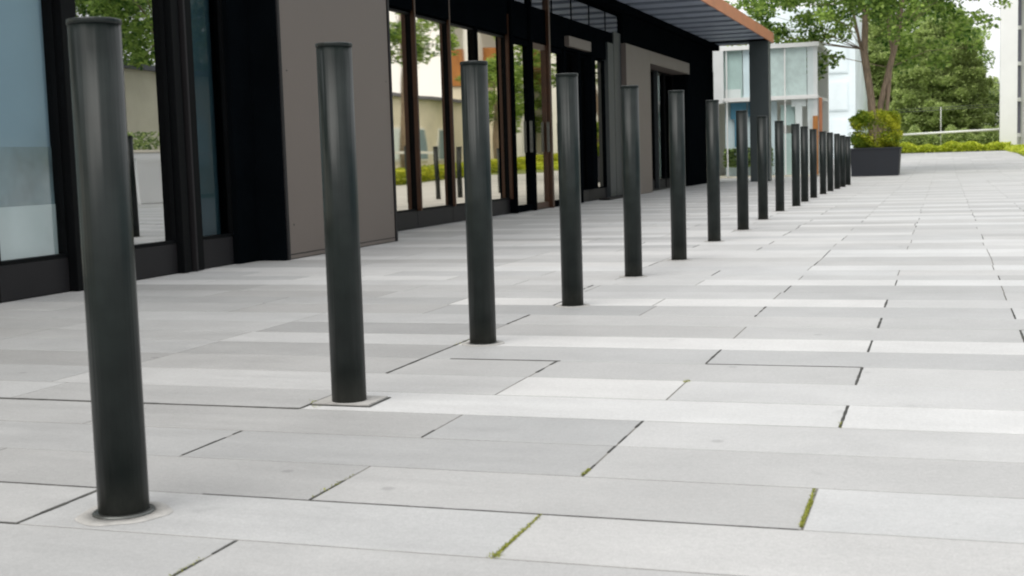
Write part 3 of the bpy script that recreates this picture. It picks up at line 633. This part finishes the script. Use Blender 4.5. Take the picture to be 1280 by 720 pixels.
b = MB().tube([(-2.6, 0, .70), (2.6, 0, .83)], [.05, .05], 8).build('top_rail', M_['white'], HR)
for z_ in (1.72, 1.62): MB().tube([(-2.6, .05, z_), (2.6, .05, z_+.10)], [.012, .012], 6).build('wire', M_['steel'], HR)
for x_ in (-2.5, -.15, 2.3):
    MB().tube([(x_, .05, 0), (x_, .05, 1.78)], [.014, .014], 8).build('post', M_['white'], HR)
# white colonnade building at the right edge
W = empty('white_building', (6, 58, .42), 'white building with a tall square white column at the right edge', 'building')
blk(W, 'column', M_['white'], [(1.99, 2.60, 53.0, 53.6, .44, 8.2)], .01)
blk(W, 'wall', M_['white'], [(2.95, 12, 57.5, 62, .42, 8.2), (2.3, 2.94, 61.8, 62, .42, 8.2)])
blk(W, 'roof', M_['white'], [(1.9, 12.3, 52.6, 62.1, 8.2, 8.6)])
for xx in (3.42, 5.2, 7.0, 8.8): blk(W, 'column', M_['white'], [(xx, xx+.6, 53.0, 53.6, .44, 8.2)], .01)
for j in range(4):
    f = blk(W, 'window', M_['white'], [(2.62, 2.95, 57.3, 57.38, .95+j*1.45, 1.08+j*1.45)])
    o = blk(W, 'pane', M_['teal'] if False else M_['roof'], [(2.62, 2.945, 57.42, 57.46, 1.09+j*1.45, 2.38+j*1.45)]); o.parent = f
G3 = empty('grey_roofed_house', (4, 84, .42), 'low grey roofed house far off between the layered tree and white column', 'house')
blk(G3, 'wall', M_['white'], [(1.2, 7, 84, 90, .42, 3.2)])
b = MB(); b.prism([(-3.2, -.4), (3.4, -.4), (3.4, 6.4), (-3.2, 6.4)], 2.8, 3.0); b.box(-2.6, 2.8, .4, 5.4, 3.0, 3.9); b.build('roof', M_['roof'], G3)

# ------------------------------------------------------------------ the other side of the plaza (outside the frame, mirrored in the shop glass)
kerb = arr_mesh('verge', np.array([(4.25, 26, .004), (14, 26, .004), (14, 32, .004), (4.25, 32, .004), (4.25, 52, .424), (14, 52, .424)]), np.array([(0, 1, 2, 3), (3, 2, 5, 4)]), [M_['grass']], kind='structure')
arr_mesh('side_paving', np.array([(4.25, -5, .002), (9.6, -5, .002), (9.6, 26, .002), (4.25, 26, .002)]), np.array([(0, 1, 2, 3)]), [mat('side_paving_stone', (.42, .42, .41), .7, vary=.08, scale=2)], kind='structure')
n = 18000; y = rng.uniform(27, 52, n); x = rng.uniform(4.35, 5.3, n); z = gz(y)+rng.uniform(.02, .42, n)
T = np.clip(rng.beta(2, 2, n)+.1, 0, 1)
HD = empty('hedge', (4.8, 30, 0), 'low yellow green hedge along the far side of the plaza, mirrored in the shop glass', 'hedge')
leaf_obj('foliage', np.stack([x-4.8, y-30, z], 1), .13, M_['leafy'], HD, tone=T)
RL = empty('boundary_rail', (5.6, 30, 0), 'white rail behind the hedge, mirrored in the shop glass', 'railing')
MB().box(-.03, .03, -22, 10, .92, 1.0).build('top_rail', M_['white'], RL)
b = MB()
for k in range(17): b.box(-.025, .025, -22+2*k-.025, -22+2*k+.025, 0, .92)
b.build('posts', M_['white'], RL)
OB = empty('cream_building', (11, 40, 0), 'cream building across the plaza, mirrored in the shop glass', 'building')
blk(OB, 'wall', M_['cream'], [(9.2, 14, 25.6, 52, 0, 3.1)])
blk(OB, 'roof', M_['roof'], [(9.0, 14.2, 25.5, 52.1, 3.1, 3.22)])
for k in range(9):
    f = blk(OB, 'window', M_['white'], [(9.14, 9.2, 29.5+k*2.45, 30.5+k*2.45, .7, 2.0)])
    o = blk(OB, 'pane', M_['backing'] if k % 3 else M_['paleb'], [(9.12, 9.138, 29.58+k*2.45, 30.42+k*2.45, .78, 1.92)]); o.parent = f
OB2 = empty('blue_grey_building', (12, 14, 0), 'blue grey building across the plaza, mirrored in the nearest shop window', 'building')
blk(OB2, 'wall', mat('blue_grey_cladding', (.26, .37, .43), .5, vary=.05, scale=.5), [(9.5, 15, 4, 25.2, .0, 9)])
for (x, y, lx, ly, hh, lab) in ((5.6, 19.5, 1.0, .9, .85, 'white box planter across the plaza, mirrored low in the second shop window'), (6.2, 22.6, .8, 1.6, 1.15, 'taller white box planter across the plaza, nearer the blue grey building corner')):
    e = empty('box_planter', (x, y, .006), lab, 'planter', 'white box planters across the plaza')
    MB().box(-lx/2, lx/2, -ly/2, ly/2, 0, hh*.9, .01).build('box', M_['white'], e); MB().box(-lx/2-.02, lx/2+.02, -ly/2-.02, ly/2+.02, hh*.901, hh*.95, .006).build('rim', M_['cream'], e)
    n3 = 700; leaf_obj('foliage', np.stack([rng.uniform(-lx/2, lx/2, n3), rng.uniform(-ly/2, ly/2, n3), rng.uniform(hh*.95, hh*1.25, n3)], 1), .1, M_['leafc'], e)
OK_ = empty('orange_kiosk', (7.5, 58, .42), 'tall kiosk with an orange upper band across the plaza, mirrored in the shop doors', 'kiosk')
blk(OK_, 'wall', M_['cream'], [(7.4, 10.5, 53.9, 57.2, .43, 3.9)]); blk(OK_, 'sign_band', M_['timber'], [(7.3, 10.6, 53.8, 57.3, 3.91, 5.5)])
blk(OK_, 'shutter', M_['frame'], [(7.36, 7.4, 54.4, 56.4, .5, 2.5)])
for (x, y, hh, rx, rz, lab) in ((7.9, 26.6, 7.4, 2.0, 2.2, 'leafy tree near the corner of the blue grey building, mirrored in the second shop window'), (6.4, 39.2, 7.2, 2.0, 1.9, 'small leafy tree across the plaza, mirrored beside the near pillar'), 
                           (6.8, 49.5, 4.6, 1.3, 1.6, 'short bushy tree across the plaza, mirrored in the shop doors'), 
                           (6.2, 56, 5.0, 1.4, 2.0, 'leafy tree by the orange kiosk, mirrored in the far bays')):
    roundtree((x, y, float(gz(y))), hh, rx, rz, lab, n=70, size=.17, per=90)
